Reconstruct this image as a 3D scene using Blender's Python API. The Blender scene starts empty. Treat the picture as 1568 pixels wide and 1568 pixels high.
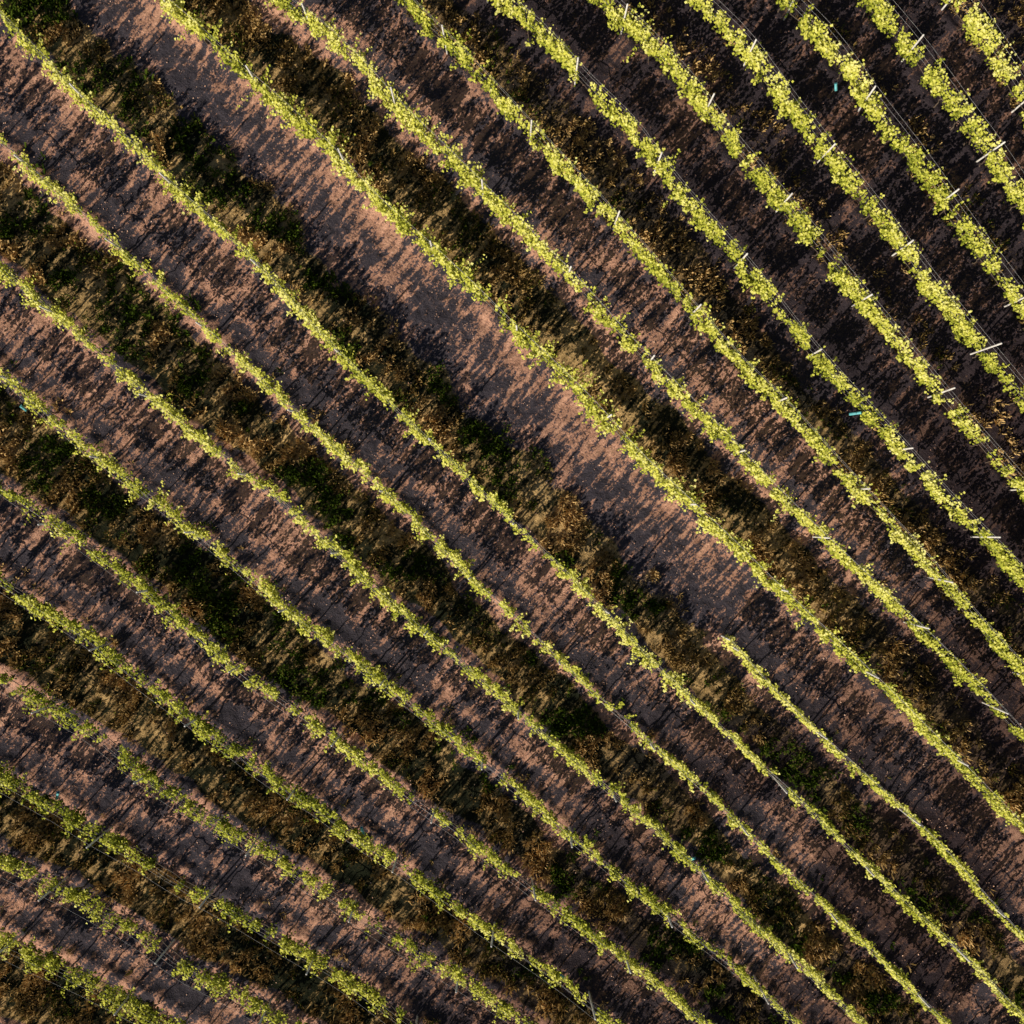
import bpy, math, numpy as np
rng=np.random.default_rng(7)
S=43.0/1568.0; H=42.0; K=1-1.35/H
scene=bpy.context.scene
EL=math.radians(31); sx,sy=-.66,-.75      # direction toward the sun (lower-left of the map)
SUN=np.array([sx*math.cos(EL),sy*math.cos(EL),math.sin(EL)])
# ------------------------------------------------------------ noise helper
def vnoise(x,y,sc,seed):
    r=np.random.default_rng(seed).random((256,256))
    X=np.asarray(x)/sc+1000.37; Y=np.asarray(y)/sc+1000.71
    xi=np.floor(X).astype(int); yi=np.floor(Y).astype(int)
    fx=X-xi; fy=Y-yi; fx=fx*fx*(3-2*fx); fy=fy*fy*(3-2*fy)
    a=r[xi%256,yi%256]; b=r[(xi+1)%256,yi%256]; c=r[xi%256,(yi+1)%256]; d=r[(xi+1)%256,(yi+1)%256]
    return (a*(1-fx)+b*fx)*(1-fy)+(c*(1-fx)+d*fx)*fy
def ss(e0,e1,x):
    t=np.clip((x-e0)/(e1-e0),0,1); return t*t*(3-2*t)
# ------------------------------------------------------------ surveyed rows (map units)
ROWS=[
 [(0,1440),(60,1470),(130,1500),(215,1545),(260,1568)],
 [(0,1320),(110,1370),(180,1410),(240,1445),(275,1480),(340,1510),(400,1545),(440,1568)],
 [(0,1190),(50,1220),(90,1240),(150,1280),(235,1325),(275,1355),(340,1385),(420,1435),(500,1480),(560,1520),(620,1568)],
 [(0,1040),(60,1075),(150,1125),(230,1195),(290,1235),(360,1275),(430,1320),(510,1375),(600,1435),(690,1490),(760,1535),(810,1568)],
 [(0,890),(60,930),(130,970),(200,1030),(280,1090),(350,1140),(410,1190),(480,1230),(550,1285),(620,1330),(700,1390),(770,1440),(850,1495),(930,1560)],
 [(0,745),(80,800),(150,850),(230,910),(300,970),(370,1030),(440,1080),(520,1135),(620,1215),(700,1270),(780,1335),(880,1410),(960,1470),(1050,1540),(1080,1568)],
 [(0,570),(60,620),(130,685),(210,745),(280,800),(350,855),(430,925),(510,985),(600,1055),(700,1135),(790,1205),(880,1285),(960,1350),(1060,1430),(1150,1500),(1220,1568)],
 [(0,405),(60,460),(130,520),(200,580),(270,640),(350,705),(430,765),(500,830),(570,895),(640,955),(720,1025),(800,1095),(880,1165),(960,1230),(1050,1310),(1140,1400),(1230,1480),(1320,1568)],
 [(0,215),(60,270),(130,330),(200,395),(270,460),(340,525),(410,590),(480,655),(560,725),(640,800),(720,885),(790,945),(855,1010),(930,1080),(1000,1140),(1090,1220),(1170,1300),(1260,1385),(1350,1470),(1450,1568)],
 [(0,20),(60,80),(130,155),(200,215),(270,290),(340,350),(410,420),(480,500),(550,570),(620,640),(690,705),(760,775),(840,850),(920,930),(1000,1015),(1080,1090),(1140,1150),(1220,1220),(1300,1300),(1390,1385),(1470,1455),(1568,1560)],
 [(1113,978),(1180,1055),(1260,1130),(1350,1210),(1430,1285),(1500,1365),(1568,1440)],
 [(250,0),(310,50),(380,115),(450,175),(520,240),(580,310),(650,370),(720,435),(790,505),(860,570),(930,640),(970,690),(1040,755),(1110,820),(1180,890),(1250,955),(1330,1030),(1410,1110),(1490,1190),(1568,1270)],
 [(430,0),(490,40),(560,105),(620,175),(690,240),(760,310),(830,380),(890,440),(960,520),(1030,590),(1100,660),(1170,735),(1250,815),(1330,890),(1410,965),(1490,1045),(1568,1130)],
 [(620,0),(680,60),(740,120),(800,185),(870,260),(940,335),(1010,415),(1070,485),(1130,555),(1200,620),(1270,700),(1340,775),(1410,850),(1480,935),(1568,1030)],
 [(765,0),(830,50),(900,130),(970,195),(1030,280),(1100,360),(1160,430),(1220,510),(1290,590),(1370,675),(1440,755),(1510,825),(1568,885)],
 [(925,0),(990,60),(1060,135),(1120,220),(1190,300),(1260,385),(1330,470),(1400,555),(1470,640),(1568,750)],
 [(1070,0),(1140,65),(1200,150),(1270,240),(1340,325),(1410,420),(1480,505),(1568,610)],
 [(1205,0),(1270,65),(1340,165),(1400,240),(1470,340),(1568,470)],
 [(1335,0),(1400,75),(1470,170),(1530,250),(1568,310)],
 [(1465,0),(1510,60),(1568,150)],
]
#         half-width, density
PRM=[(.33,1.5),(.24,1.15),(.23,1.15),(.22,1.15),(.22,1.15),(.22,1.15),(.21,1.2),(.20,1.2),(.20,1.15),(.22,1.2),(.17,1.0),
     (.34,1.8),(.27,1.5),(.26,1.4),(.25,1.4),(.25,1.5),(.25,1.5),(.26,1.5),(.27,1.5),(.29,1.5)]
M=300
def extend(r,i):
    r=[np.array(p,float) for p in r]
    d0=r[0]-r[min(2,len(r)-1)]; d0/=np.linalg.norm(d0)
    d1=r[-1]-r[-3]; d1/=np.linalg.norm(d1)
    out=r+[r[-1]+d1*M]
    if i!=10: out=[r[0]+d0*M]+out
    return np.array(out)
px=[extend(r,i) for i,r in enumerate(ROWS)]
px=[px[0]+np.array([-60,130])*1.0*j for j in (3,2,1)]+px+[px[-1]+np.array([125,-95])*1.0*j for j in (1,2,3)]
PRM=[(.25,1.1)]*3+PRM+[(.25,1.3)]*3
I11=13
rows=[np.stack([(p[:,0]-784)*S*K,-(p[:,1]-784)*S*K],1) for p in px]
def smooth(p,step=0.25):
    d=np.r_[0,np.cumsum(np.linalg.norm(np.diff(p,axis=0),axis=1))]
    n=int(d[-1]/step)+2; s=np.linspace(0,d[-1],n)
    q=np.stack([np.interp(s,d,p[:,0]),np.interp(s,d,p[:,1])],1)
    k=6; pad=np.pad(q,((k,k),(0,0)),mode='reflect',reflect_type='odd')
    ker=np.hanning(2*k+3)[1:-1]; ker/=ker.sum()
    return np.stack([np.convolve(pad[:,j],ker,'valid') for j in (0,1)],1)
rows=[smooth(r) for r in rows]
R2=math.sqrt(2)
def ab(x,y): return (x-y)/R2,(x+y)/R2
def row_b0(i,a):
    ra,rb=ab(rows[i][:,0],rows[i][:,1]); o=np.argsort(ra); ra=ra[o]; rb=rb[o]
    v=np.interp(a,ra,rb)
    s0=(rb[8]-rb[0])/(ra[8]-ra[0]); s1=(rb[-1]-rb[-9])/(ra[-1]-ra[-9])
    v=np.where(a<ra[0],rb[0]+(a-ra[0])*np.clip(s0,-.3,.3),v)
    return np.where(a>ra[-1],rb[-1]+(a-ra[-1])*np.clip(s1,-.3,.3),v)
A0=ab(*rows[I11][0])[0]
def row_b(i,a):
    v=row_b0(i,a)
    if i==I11:
        w=ss(A0-3,A0,a); v=v*w+(1-w)*.5*(row_b0(i-1,a)+row_b0(i+1,a))
    return v
def alley(x,y):
    """distance above nearest lower row, below the next one, grassed-alley flag, weight (0 along the unplanted line)"""
    a,b=ab(x,y)
    lo=np.full(a.shape,-1e9); hi=np.full(a.shape,1e9); c=np.zeros(a.shape,int)
    for i in range(len(rows)):
        v=row_b(i,a); m=v<=b; c+=m
        lo=np.where(m,np.maximum(lo,v),lo); hi=np.where(~m,np.minimum(hi,v),hi)
    dl=np.minimum(b-lo,9.); dh=np.minimum(hi-b,9.)
    un=1-ss(A0-.8,A0,a)                      # before the short row begins
    wlo=1-un*(c==I11+1); whi=1-un*(c==I11)
    return dl,dh,(c%2==1),wlo,whi
def hgt(x,y,al=None):
    dl,dh,gr,wlo,whi=al if al is not None else alley(x,y)
    a,b=ab(x,y)
    d=np.minimum(dl,dh)
    h=0.17*np.maximum(np.exp(-(dl/.33)**2)*wlo,np.exp(-(dh/.33)**2)*whi)
    h=h+0.10*(vnoise(x,y,2.3,1)-.5)+0.09*(vnoise(x,y,.6,2)-.5)+0.07*(vnoise(x,y,.2,3)-.5)
    h=h+np.where(gr,.12*(vnoise(x,y,.3,4)-.3),0)*ss(.2,.6,d)
    h=h+np.where(gr,0,.09*(vnoise(a+.12*b,b*.25,.24,6)-.5))*ss(.2,.6,d)
    return h
def grassmask(x,y,al):
    dl,dh,gr,wlo,whi=al; a,b=ab(x,y)
    wv=.5*(vnoise(x,y,.9,21)-.5)+.5*(vnoise(x,y,3,22)-.5)
    wb=wv*2.2
    g=ss(.0,.4,dl+wv)*np.where(whi<.5,ss(-.1,.9,dh+wb),ss(.45,.95,dh+wv))*gr
    g=np.maximum(g,.35*np.exp(-(dl/.4)**2)*ss(.45,.7,vnoise(x,y,.8,24))*wlo)
    return g*(1-.65*ss(9,17,b))
# ------------------------------------------------------------ mesh helper
def make_mesh(name,V,F,mat,parent=None,attrs=None,smooth_=False):
    V=np.asarray(V,np.float32); F=np.asarray(F,np.int32)
    me=bpy.data.meshes.new(name); n=F.shape[1]
    me.vertices.add(len(V)); me.vertices.foreach_set('co',V.ravel())
    me.loops.add(F.size); me.loops.foreach_set('vertex_index',F.ravel())
    me.polygons.add(len(F)); me.polygons.foreach_set('loop_start',np.arange(0,F.size,n,dtype=np.int32))
    if smooth_: me.polygons.foreach_set('use_smooth',np.ones(len(F),bool))
    me.update(calc_edges=True)
    for k,(dom,arr) in (attrs or {}).items():
        at=me.attributes.new(k,'FLOAT',dom); at.data.foreach_set('value',np.asarray(arr,np.float32))
    me.materials.append(mat)
    ob=bpy.data.objects.new(name,me); scene.collection.objects.link(ob)
    if parent: ob.parent=parent
    return ob
# ------------------------------------------------------------ materials
def newmat(name):
    m=bpy.data.materials.new(name); m.use_nodes=True; nt=m.node_tree; nt.nodes.clear(); return m,nt
def N(nt,t,**k):
    n=nt.nodes.new(t)
    for a,v in k.items(): setattr(n,a,v)
    return n
def ramp(nt,fac,stops):
    r=N(nt,'ShaderNodeValToRGB'); e=r.color_ramp.elements
    while len(e)<len(stops): e.new(.5)
    for el,(p,c) in zip(e,stops):
        el.position=p; el.color=(*c,1) if len(c)==3 else c
    nt.links.new(fac,r.inputs[0]); return r.outputs[0]
def mix(nt,f,a,b):
    m=N(nt,'ShaderNodeMix',data_type='RGBA')
    for s,v in ((0,f),(6,a),(7,b)):
        if isinstance(v,(tuple,float,int)): m.inputs[s].default_value=(*v,1) if isinstance(v,tuple) else v
        else: nt.links.new(v,m.inputs[s])
    return m.outputs[2]
def noise(nt,vec,scale,detail=4,rough=.6):
    n=N(nt,'ShaderNodeTexNoise'); n.inputs['Scale'].default_value=scale; n.inputs['Detail'].default_value=detail
    n.inputs['Roughness'].default_value=rough; nt.links.new(vec,n.inputs['Vector']); return n.outputs[0]
def mth(nt,op,a,b=None,c=None):
    m=N(nt,'ShaderNodeMath',operation=op)
    for i,v in enumerate((a,b,c)):
        if v is None: continue
        if isinstance(v,(int,float)): m.inputs[i].default_value=v
        else: nt.links.new(v,m.inputs[i])
    return m.outputs[0]
def attr(nt,n): 
    a=N(nt,'ShaderNodeAttribute',attribute_name=n); return a.outputs['Fac']
gm,nt=newmat('ground_soil')
geo=N(nt,'ShaderNodeNewGeometry').outputs['Position']
mp=N(nt,'ShaderNodeMapping'); mp.inputs['Rotation'].default_value=(0,0,math.radians(-48)); nt.links.new(geo,mp.inputs[0])
mp2=N(nt,'ShaderNodeMapping'); mp2.inputs['Scale'].default_value=(.30,1.25,1); nt.links.new(mp.outputs[0],mp2.inputs[0])
nfine=noise(nt,geo,9,4,.75); nvf=noise(nt,geo,38,2,.7)
nstr=noise(nt,mp2.outputs[0],3.0,4,.62)  # streaks along the shadow direction: sun shafts between vine shadows, put into colour
pk=mth(nt,'ADD',mth(nt,'MULTIPLY',nstr,.58),mth(nt,'MULTIPLY',nfine,.42))
pk=mth(nt,'ADD',pk,attr(nt,'sun_tint'))
soil=ramp(nt,pk,[(.45,(.062,.055,.068)),(.50,(.11,.087,.096)),(.525,(.47,.25,.175)),(.64,(.70,.40,.28))])  # painted light: grey stands for vine shade, pink for sunlit soil
grr=mth(nt,'ADD',mth(nt,'MULTIPLY',nstr,.6),mth(nt,'MULTIPLY',nfine,.4))
grr=mth(nt,'ADD',grr,attr(nt,'gdry_sun'))
grass=ramp(nt,grr,[(.43,(.018,.021,.013)),(.495,(.055,.046,.022)),(.53,(.38,.25,.11)),(.64,(.62,.42,.19))])  # gold painted as sunlit dry grass, dark green as its shade
gmk=mth(nt,'ADD',attr(nt,'grass'),mth(nt,'MULTIPLY',mth(nt,'SUBTRACT',nfine,.5),1.6))
col=mix(nt,ramp(nt,gmk,[(.38,(0,0,0)),(.62,(1,1,1))]),soil,grass)
col=mix(nt,mth(nt,'MULTIPLY',attr(nt,'shade_redsoil'),.85),col,(.036,.025,.028))  # painted upper-right shade, with red-brown soil at lower right
spk=ramp(nt,nvf,[(.35,(.55,.55,.55)),(.62,(1.25,1.25,1.25))])
mm=N(nt,'ShaderNodeMix',data_type='RGBA',blend_type='MULTIPLY'); mm.inputs[0].default_value=1
nt.links.new(col,mm.inputs[6]); nt.links.new(spk,mm.inputs[7])
bs=N(nt,'ShaderNodeBsdfDiffuse')
nt.links.new(mm.outputs[2],bs.inputs['Color'])
bp=N(nt,'ShaderNodeBump'); bp.inputs['Strength'].default_value=1; bp.inputs['Distance'].default_value=.11
nt.links.new(nfine,bp.inputs['Height']); nt.links.new(bp.outputs[0],bs.inputs['Normal'])
out=N(nt,'ShaderNodeOutputMaterial'); nt.links.new(bs.outputs[0],out.inputs[0])
def leafmat(name,stops,trans=.35):
    m,nt=newmat(name); t=attr(nt,'tint'); c=ramp(nt,t,stops)
    d=N(nt,'ShaderNodeBsdfDiffuse'); nt.links.new(c,d.inputs['Color'])
    o=N(nt,'ShaderNodeOutputMaterial')
    if trans>0:
        tr=N(nt,'ShaderNodeBsdfTranslucent'); nt.links.new(c,tr.inputs[0])
        mx=N(nt,'ShaderNodeMixShader'); mx.inputs[0].default_value=trans
        nt.links.new(d.outputs[0],mx.inputs[1]); nt.links.new(tr.outputs[0],mx.inputs[2]); nt.links.new(mx.outputs[0],o.inputs[0])
    else: nt.links.new(d.outputs[0],o.inputs[0])
    return m
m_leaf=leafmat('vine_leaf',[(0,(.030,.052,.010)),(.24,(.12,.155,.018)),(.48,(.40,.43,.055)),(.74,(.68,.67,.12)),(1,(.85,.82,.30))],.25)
m_grass=leafmat('dry_grass',[(0,(.022,.042,.006)),(.3,(.085,.125,.015)),(.42,(.13,.09,.03)),(.7,(.46,.30,.11)),(1,(.74,.51,.23))],.2)
m_litter=leafmat('litter',[(0,(.07,.055,.06)),(.5,(.46,.26,.19)),(1,(.80,.53,.41))],0)
def plain(name,c1,c2,scale,rough=.7,metal=0):
    m,nt=newmat(name); g=N(nt,'ShaderNodeNewGeometry').outputs['Position']
    n=noise(nt,g,scale,2); c=ramp(nt,n,[(.35,c1),(.65,c2)])
    b=N(nt,'ShaderNodeBsdfPrincipled'); b.inputs['Roughness'].default_value=rough; b.inputs['Metallic'].default_value=metal
    nt.links.new(c,b.inputs['Base Color']); o=N(nt,'ShaderNodeOutputMaterial'); nt.links.new(b.outputs[0],o.inputs[0]); return m
m_bark=plain('vine_bark',(.05,.035,.025),(.14,.10,.075),20)
m_post=plain('weathered_post',(.55,.52,.50),(.80,.77,.74),8)
m_wire=plain('galvanised_wire',(.45,.44,.45),(.60,.59,.60),5,.6,.2)
m_tube=plain('teal_plastic',(.10,.40,.46),(.18,.56,.62),6,.45)
# ------------------------------------------------------------ ground mesh
inner=np.linspace(-27,27,831); q=np.cumsum(0.065*1.13**np.arange(1,62)); q=q[q<900]
cs=np.r_[-(27+q)[::-1],inner,27+q]; n=len(cs)
X,Y=np.meshgrid(cs,cs,indexing='ij'); x=X.ravel(); y=Y.ravel()
AL=alley(x,y); dl,dh,grf,wlo,whi=AL
Z=hgt(x,y,AL)*ss(400,60,np.hypot(x,y))
a,b=ab(x,y)
gmask=grassmask(x,y,AL)
patch=vnoise(x,y,2.2,23)*.5+vnoise(x,y,.8,28)*.5
sun_tint=.19*(patch-.5)-.004-.05*ss(8,15,b)  # shifts the soil from painted shade grey to sunlit pink
sun_tint=sun_tint+np.where(grf,.07*np.exp(-(dh/.55)**2)*ss(-12,-2,-np.abs(b-1))*whi,-.05*np.exp(-((dl-.55)/.4)**2)*wlo+.035*np.exp(-((dh-.7)/.6)**2))  # canopy shade painted above rows of soil alleys, sunlit bands below rows
sun_tint=sun_tint-.040*(1-wlo)-.03*(1-whi)  # more painted shade grey in the wide alley beside the unplanted line
sun_tint=sun_tint+.03*ss(3,5,b)*ss(11,8,b)*(~grf)*ss(12,6,a)          # extra sunlit pink painted into these soil alleys
gdry_sun=.22*(vnoise(x,y,1.2,61)*.6+vnoise(x,y,4,62)*.4-.5)-.006+.05*ss(-8,4,a)*ss(0,2,b)*ss(9,5,b)-.025*ss(-2,-16,b)  # shifts grass ground from painted shade tones to sunlit gold
shade_redsoil=np.clip(ss(9,20,a)*ss(-4,3,b)*(1-ss(9,14,b))*(.4+.8*vnoise(x,y,2.5,25))+.74*ss(8.5,15,b)+.7*ss(.5,.62,vnoise(x,y,6,27))*ss(6,16,a),0,1)  # corner falloff and upper-right shade painted dark, plus red-brown lower-right soil
ii,jj=np.meshgrid(np.arange(n-1),np.arange(n-1),indexing='ij'); base=(ii*n+jj).ravel()
F=np.stack([base,base+n,base+n+1,base+1],1)
make_mesh('ground',np.stack([x,y,Z],1),F,gm,attrs={'grass':('POINT',gmask),'sun_tint':('POINT',sun_tint),'gdry_sun':('POINT',gdry_sun),'shade_redsoil':('POINT',shade_redsoil)},smooth_=True)
# ------------------------------------------------------------ leaf cards / tubes
def leaves(P,size,nrm,fold=.22,asp=1.0):
    n=len(P); nrm=nrm/np.linalg.norm(nrm,axis=1,keepdims=True)
    r=rng.normal(size=(n,3)); u=np.cross(nrm,r); u/=np.linalg.norm(u,axis=1,keepdims=True); v=np.cross(nrm,u)
    s=size[:,None]
    tip=P+u*s*.55; bas=P-u*s*.45
    l=P+v*s*.5*asp+nrm*s*fold+u*s*.08; r_=P-v*s*.5*asp+nrm*s*fold+u*s*.08
    V=np.stack([bas,l,tip,r_],1).reshape(-1,3); k=np.arange(n)*4
    F=np.stack([np.stack([k,k+1,k+2],1),np.stack([k,k+2,k+3],1)],1).reshape(-1,3)
    return V,F
def tubes(segs,sides):
    VV=[];FF=[];o=0
    ang=np.arange(sides)*2*math.pi/sides
    for P,r in segs:
        P=np.asarray(P,float); r=np.broadcast_to(r,(len(P),)); t=np.gradient(P,axis=0); t/=np.linalg.norm(t,axis=1,keepdims=True)
        ref=np.where(np.abs(t[:,2:3])>.8,np.array([[1,0,0.]]),np.array([[0,0,1.]]))
        u=np.cross(t,ref); u/=np.linalg.norm(u,axis=1,keepdims=True); v=np.cross(t,u)
        V=P[:,None]+r[:,None,None]*(u[:,None]*np.cos(ang)[None,:,None]+v[:,None]*np.sin(ang)[None,:,None])
        VV.append(V.reshape(-1,3)); m=len(P)
        i,j=np.meshgrid(np.arange(m-1),np.arange(sides),indexing='ij'); i=i.ravel(); j=j.ravel(); j2=(j+1)%sides
        FF.append(np.stack([o+i*sides+j,o+i*sides+j2,o+(i+1)*sides+j2,o+(i+1)*sides+j],1))
        VV.append(P[[0,-1]]); 
        c=o+m*sides
        k=np.arange(0,sides,2)
        FF.append(np.stack([np.full(len(k),c+1),o+(m-1)*sides+k,o+(m-1)*sides+(k+1)%sides,o+(m-1)*sides+(k+2)%sides],1))
        o+=m*sides+2
    return np.concatenate(VV),np.concatenate(FF)
uv=np.array([90.,75.])/117.15
GAPS={5:[((237,1327),(268,1352))],4:[((245,1450),(270,1478))]}
GAPS={k:[tuple(np.array([(p[0]-784)*S*K,-(p[1]-784)*S*K]) for p in g) for g in v] for k,v in GAPS.items()}
for i,r in enumerate(rows):
    hw,den=PRM[i]
    e=bpy.data.objects.new('grapevine_row',None); scene.collection.objects.link(e)
    d=np.r_[0,np.cumsum(np.linalg.norm(np.diff(r,axis=0),axis=1))]; L=d[-1]
    T=np.gradient(r,axis=0); T/=np.linalg.norm(T,axis=1,keepdims=True)
    def at(s):
        return np.stack([np.interp(s,d,r[:,0]),np.interp(s,d,r[:,1])],-1),np.stack([np.interp(s,d,T[:,0]),np.interp(s,d,T[:,1])],-1)
    ns=int(L*14*den); s=np.sort(rng.random(ns))*L
    clump=.6*vnoise(s,s*0+i*7,.34,31)+.4*vnoise(s,s*0+i*7,1.3,32)
    s=s[rng.random(ns)<np.clip((clump-.24)*2.8,.20,1)]
    P,t=at(s)
    if i in GAPS:
        keep=np.ones(len(s),bool)
        for g0,g1 in GAPS[i]:
            c=(g0+g1)/2; keep&=np.linalg.norm(P-c,axis=1)>np.linalg.norm(g1-g0)/2+.1
        s,P,t=s[keep],P[keep],t[keep]
    ns=len(s); nr=np.stack([-t[:,1],t[:,0]],1); aa,bb=ab(P[:,0],P[:,1])
    wf=1.12-.42*ss(-12,24,aa); big=.5+1.05*vnoise(s,s*0+i*3,.45,33)+.5*(rng.random(ns)<.06)
    lat=rng.normal(size=ns)*hw*.8*wf*big
    lateral0=rng.normal(size=ns)*.05+.22*(vnoise(s,s*0+i*11,.7,34)-.5)
    topz=1.0+(.33+.75*vnoise(s,s*0+i*5,.38,35)+.2*rng.random(ns))*(.55+.45*wf)
    lean=rng.normal(size=ns)*.14
    nl=23; f=(np.arange(nl)[None]+rng.random((ns,nl)))/nl
    z=.76+(topz[:,None]-.76)*f**.85
    off=(lateral0[:,None]+lat[:,None]*f**1.3)+rng.normal(size=(ns,nl))*.07*wf[:,None]
    al=lean[:,None]*f+rng.normal(size=(ns,nl))*.06
    XY=P[:,None]+nr[:,None]*off[...,None]+t[:,None]*al[...,None]
    zz=z+rng.normal(size=z.shape)*.05
    zz-=np.abs(off)*.35
    LP=np.concatenate([XY,zz[...,None]],-1).reshape(-1,3); n_=len(LP)
    nrm=rng.normal(size=(n_,3))*.60+SUN*.9; nrm[:,2]+=.45
    size=(.070+.066*rng.random(n_))*np.repeat(.85+.2*wf,nl)
    V,F=leaves(LP,size,nrm)
    shoot_t=np.repeat(rng.random(ns),nl)
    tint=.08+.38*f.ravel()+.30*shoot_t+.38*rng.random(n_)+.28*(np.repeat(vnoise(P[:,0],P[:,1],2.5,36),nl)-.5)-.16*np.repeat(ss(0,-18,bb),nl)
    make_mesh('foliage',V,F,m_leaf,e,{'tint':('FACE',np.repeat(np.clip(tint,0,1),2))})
    segs=[]; q_=.4
    while q_<L:
        p,tt=at(q_); z0=float(hgt(p[0:1],p[1:2])[0]); w=rng.normal(size=(5,2))*.045
        zs=np.linspace(z0-.08,.88,5); pts=np.c_[p[None]+w,zs]; pts[-1,:2]=p
        segs.append((pts,np.array([.045,.032,.026,.03,.024])*rng.uniform(.7,1.2))); q_+=rng.uniform(.8,1.5)
    sc=np.arange(0,L,.4); pc,_=at(sc); cz=.88+rng.normal(size=len(sc))*.03
    segs.append((np.c_[pc+rng.normal(size=pc.shape)*.02,cz],.014+.006*rng.random(len(sc))))
    V,F=tubes(segs,5); make_mesh('trunks_and_cordon',V,F,m_bark,e,smooth_=True)
    pu=r[:,0]/(S*K)+784; pv=784-r[:,1]/(S*K); f=pu*uv[0]+pv*uv[1]
    psegs=[]; 
    for kk in range(-6,16):
        fv=937+kk*186
        if not(f[0]<fv<f[-1]): continue
        q_=np.interp(fv,f,d)+rng.normal()*.08; p,tt=at(q_); ln=rng.normal(size=2)*.05; hp=2.55+rng.normal()*.07
        psegs.append((np.array([[p[0],p[1],-.3],[p[0]+ln[0]*.5,p[1]+ln[1]*.5,1.1],[p[0]+ln[0],p[1]+ln[1],hp],[p[0]+ln[0],p[1]+ln[1],hp+.02]]),np.array([.038,.037,.036,.022])))
        nn=np.array([-tt[1],tt[0]]);top=p+ln*.9
        for zc in (1.45,1.95):
            psegs.append((np.array([[*(top-nn*.07),zc],[*(top+nn*.07),zc]]),np.array([.008,.008])))
    if i==I11:
        p,tt=at(.05); psegs.append((np.array([[p[0],p[1],-.3],[p[0]-tt[0]*.1,p[1]-tt[1]*.1,2.0]]),np.array([.04,.035])))
    if psegs:
        V,F=tubes(psegs,8); make_mesh('posts',V,F,m_post,e)
    ws=np.arange(0,L+.5,1.0); pw,tw=at(ws); nw=np.stack([-tw[:,1],tw[:,0]],1); wsegs=[]
    for zc,o_ in ((1.45,.07),(1.45,-.07),(1.95,.07),(2.4,0.)):
        wsegs.append((np.c_[pw+nw*o_,np.full(len(pw),zc)],np.full(len(pw),.003)))
    V,F=tubes(wsegs,4); make_mesh('wires',V,F,m_wire,e)
# ------------------------------------------------------------ grass, weeds, litter
def scatter(n,lim=25.5):
    return rng.uniform(-lim,lim,n),rng.uniform(-lim,lim,n)
x,y=scatter(100000); al=alley(x,y); a,b=ab(x,y)
gd=grassmask(x,y,al)*ss(.42,.60,.55*vnoise(a+.12*b,b*.35,.22,71)+.45*vnoise(x,y,.8,41))
k=rng.random(len(x))<gd; x,y=x[k],y[k]; hz0=hgt(x,y); nt_=len(x); nb=9
wx=vnoise(x,y,1.4,42)
green=ss(.47,.61,vnoise(x,y,1.3,43))*ss(13,5,np.abs(ab(x,y)[1]+4.5))
ang=rng.random((nt_,nb))*6.283; ln=(.09+.15*rng.random((nt_,nb)))*(.7+.7*wx)[:,None]
rt=rng.random((nt_,nb))*.10
Bx=x[:,None]+np.cos(ang)*rt; By=y[:,None]+np.sin(ang)*rt; Bz=hz0[:,None]-.01+0*Bx
hz=ln*(.6+.6*rng.random((nt_,nb))); ox=np.cos(ang)*ln*.7; oy=np.sin(ang)*ln*.7
wd=.009+.013*rng.random((nt_,nb))*(1+1.2*green[:,None])
nx=-np.sin(ang)*wd; ny=np.cos(ang)*wd
V=np.stack([np.stack([Bx-nx,By-ny,Bz],-1),np.stack([Bx+nx,By+ny,Bz],-1),
  np.stack([Bx+ox*.6+nx,By+oy*.6+ny,Bz+hz],-1),np.stack([Bx+ox,By+oy,Bz+hz*.9],-1)],2).reshape(-1,3)
kk=np.arange(nt_*nb)*4; F=np.stack([kk,kk+1,kk+2,kk+3],1)
tint=(.42+.5*rng.random((nt_,nb))+.9*(wx[:,None]-.5))*(1-green[:,None])+green[:,None]*.30*rng.random((nt_,nb))
make_mesh('grass',V,F,m_grass,attrs={'tint':('FACE',np.clip(tint,0.02,1).ravel())})
x,y=scatter(18000); al=alley(x,y)
k=(rng.random(len(x))<grassmask(x,y,al)*ss(.47,.61,vnoise(x,y,1.3,43))*ss(13,5,np.abs(ab(x,y)[1]+4.5))*ss(.4,.7,vnoise(x,y,.6,44))); x,y=x[k],y[k]; hz0=hgt(x,y)
nw_=len(x); nl=20; rr=rng.random((nw_,nl))*.2*(.6+rng.random((nw_,1))); an=rng.random((nw_,nl))*6.283
P=np.stack([x[:,None]+np.cos(an)*rr,y[:,None]+np.sin(an)*rr,hz0[:,None]+.05+.3*rng.random((nw_,nl))],-1).reshape(-1,3)
nrm=rng.normal(size=P.shape)*.5; nrm[:,2]+=1
V,F=leaves(P,.05+.05*rng.random(len(P)),nrm); make_mesh('weeds',V,F,m_grass,attrs={'tint':('FACE',np.repeat(rng.random(len(P))*.40,2))})
x,y=scatter(150000); al=alley(x,y); a,b=ab(x,y)
k=rng.random(len(x))<(1-.85*al[2])*ss(.40,.60,.4*vnoise(x,y,.7,51)+.6*vnoise(a+.12*b,b*.28,.22,52))*.6+.02; x,y=x[k],y[k]
P=np.stack([x,y,hgt(x,y)+.018],-1); nrm=rng.normal(size=P.shape)*.4; nrm[:,2]+=1
V,F=leaves(P,.025+.06*rng.random(len(P))**2,nrm,.25,.7)
dk=ss(8,14,ab(x,y)[1]); make_mesh('leaf_litter',V,F,m_litter,attrs={'tint':('FACE',np.repeat(np.clip(rng.random(len(P))*(1-.6*dk),0,1),2))})
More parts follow.
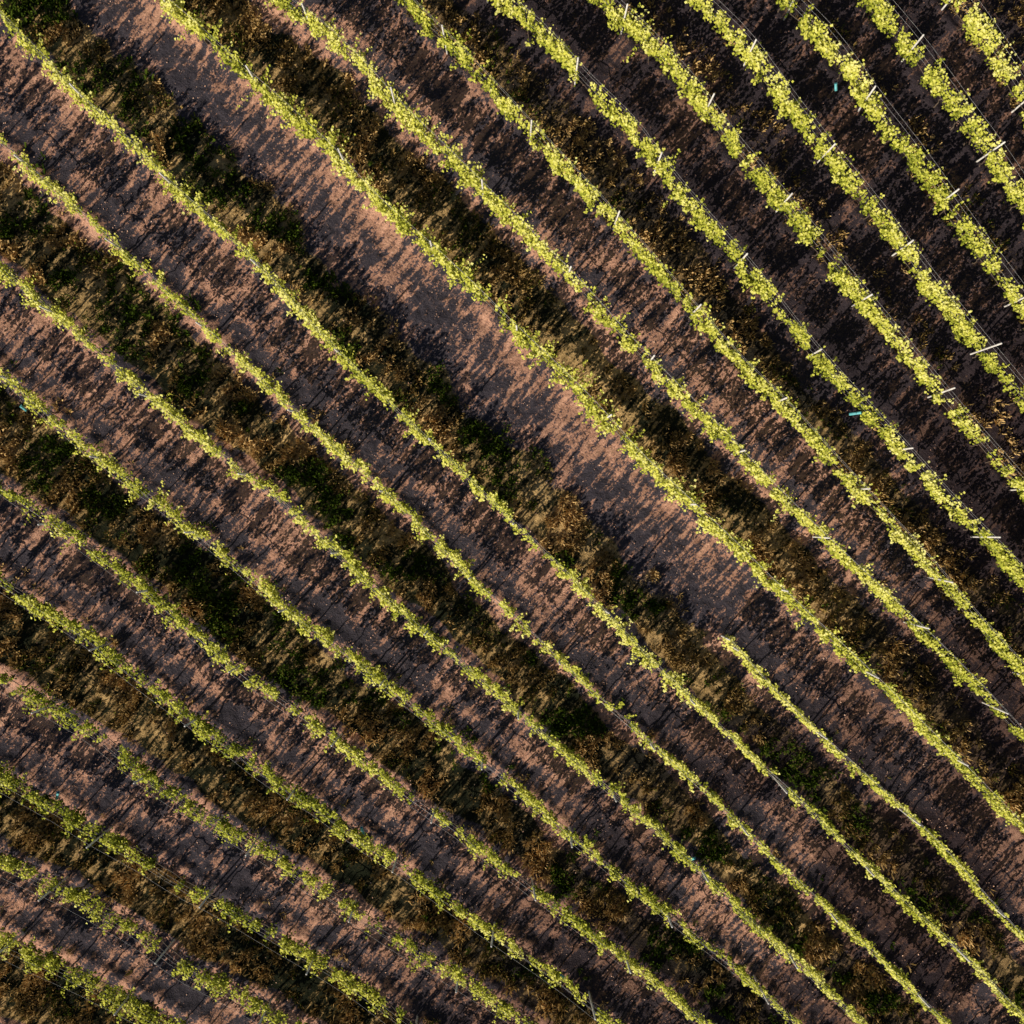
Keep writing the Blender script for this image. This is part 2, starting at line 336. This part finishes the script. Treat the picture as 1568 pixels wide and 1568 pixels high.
# ------------------------------------------------------------ teal grow tubes
for (u,v,L_,an) in ((1280,133,.3,1.9),(1310,633,.5,0.1),(88,1218,.55,1.0),(555,1272,.45,1.7),(1058,1315,.4,.4),(860,1495,.45,2.3),(36,625,.3,2.3)):
    z0=1.1; kk_=1-z0/H
    cx,cy=(u-784)*S*kk_,-(v-784)*S*kk_
    di=np.array([math.cos(an)*.75,math.sin(an)*.75,.65]); c=np.array([cx,cy,z0])
    th=np.linspace(0,2*math.pi,13)[:-1]; ux=np.cross(di,[0,0,1]); ux/=np.linalg.norm(ux); uy=np.cross(di,ux)
    rings=[]
    for tt,rad in ((-.5,.062),(-.1,.058),(.46,.058),(.5,.068),(.5,.050),(-.5,.050)):
        rings.append(c+di*L_*tt+rad*(ux[None]*np.cos(th)[:,None]+uy[None]*np.sin(th)[:,None]))
    V=np.concatenate(rings); F=[]
    for r_ in range(6):
        for j in range(12):
            F.append([r_*12+j,r_*12+(j+1)%12,((r_+1)%6)*12+(j+1)%12,((r_+1)%6)*12+j])
    e=bpy.data.objects.new('vine_guard_tube',None); scene.collection.objects.link(e)
    make_mesh('tube',V,F,m_tube,e,smooth_=True)
    V,F=tubes([(np.array([[cx,cy,-.2],[cx,cy,z0+.1]]),np.array([.014,.012]))],6); make_mesh('stake',V,F,m_bark,e)
# ------------------------------------------------------------ light
w=bpy.data.worlds.new('World'); scene.world=w; w.use_nodes=True; nt=w.node_tree
sk=nt.nodes.new('ShaderNodeTexSky'); sk.sky_type='NISHITA'; sk.sun_disc=False; sk.sun_elevation=EL
sk.sun_rotation=math.atan2(sx,sy)%(2*math.pi)
bg=nt.nodes['Background']; nt.links.new(sk.outputs[0],bg.inputs[0]); bg.inputs[1].default_value=.054
sl=bpy.data.lights.new('sun','SUN'); sl.energy=5; sl.angle=math.radians(.5); sl.color=(1,.90,.74)
so=bpy.data.objects.new('sun',sl); scene.collection.objects.link(so)
from mathutils import Vector
dv=Vector(SUN)
so.rotation_euler=dv.to_track_quat('Z','Y').to_euler(); so.location=dv*60
cam=bpy.data.cameras.new('camera'); co=bpy.data.objects.new('camera',cam); scene.collection.objects.link(co)
co.location=(0,0,H); cam.angle=2*math.atan(21.5/H); cam.clip_end=3000; scene.camera=co
scene.view_settings.view_transform='Standard'; scene.view_settings.look='None'; scene.view_settings.exposure=0
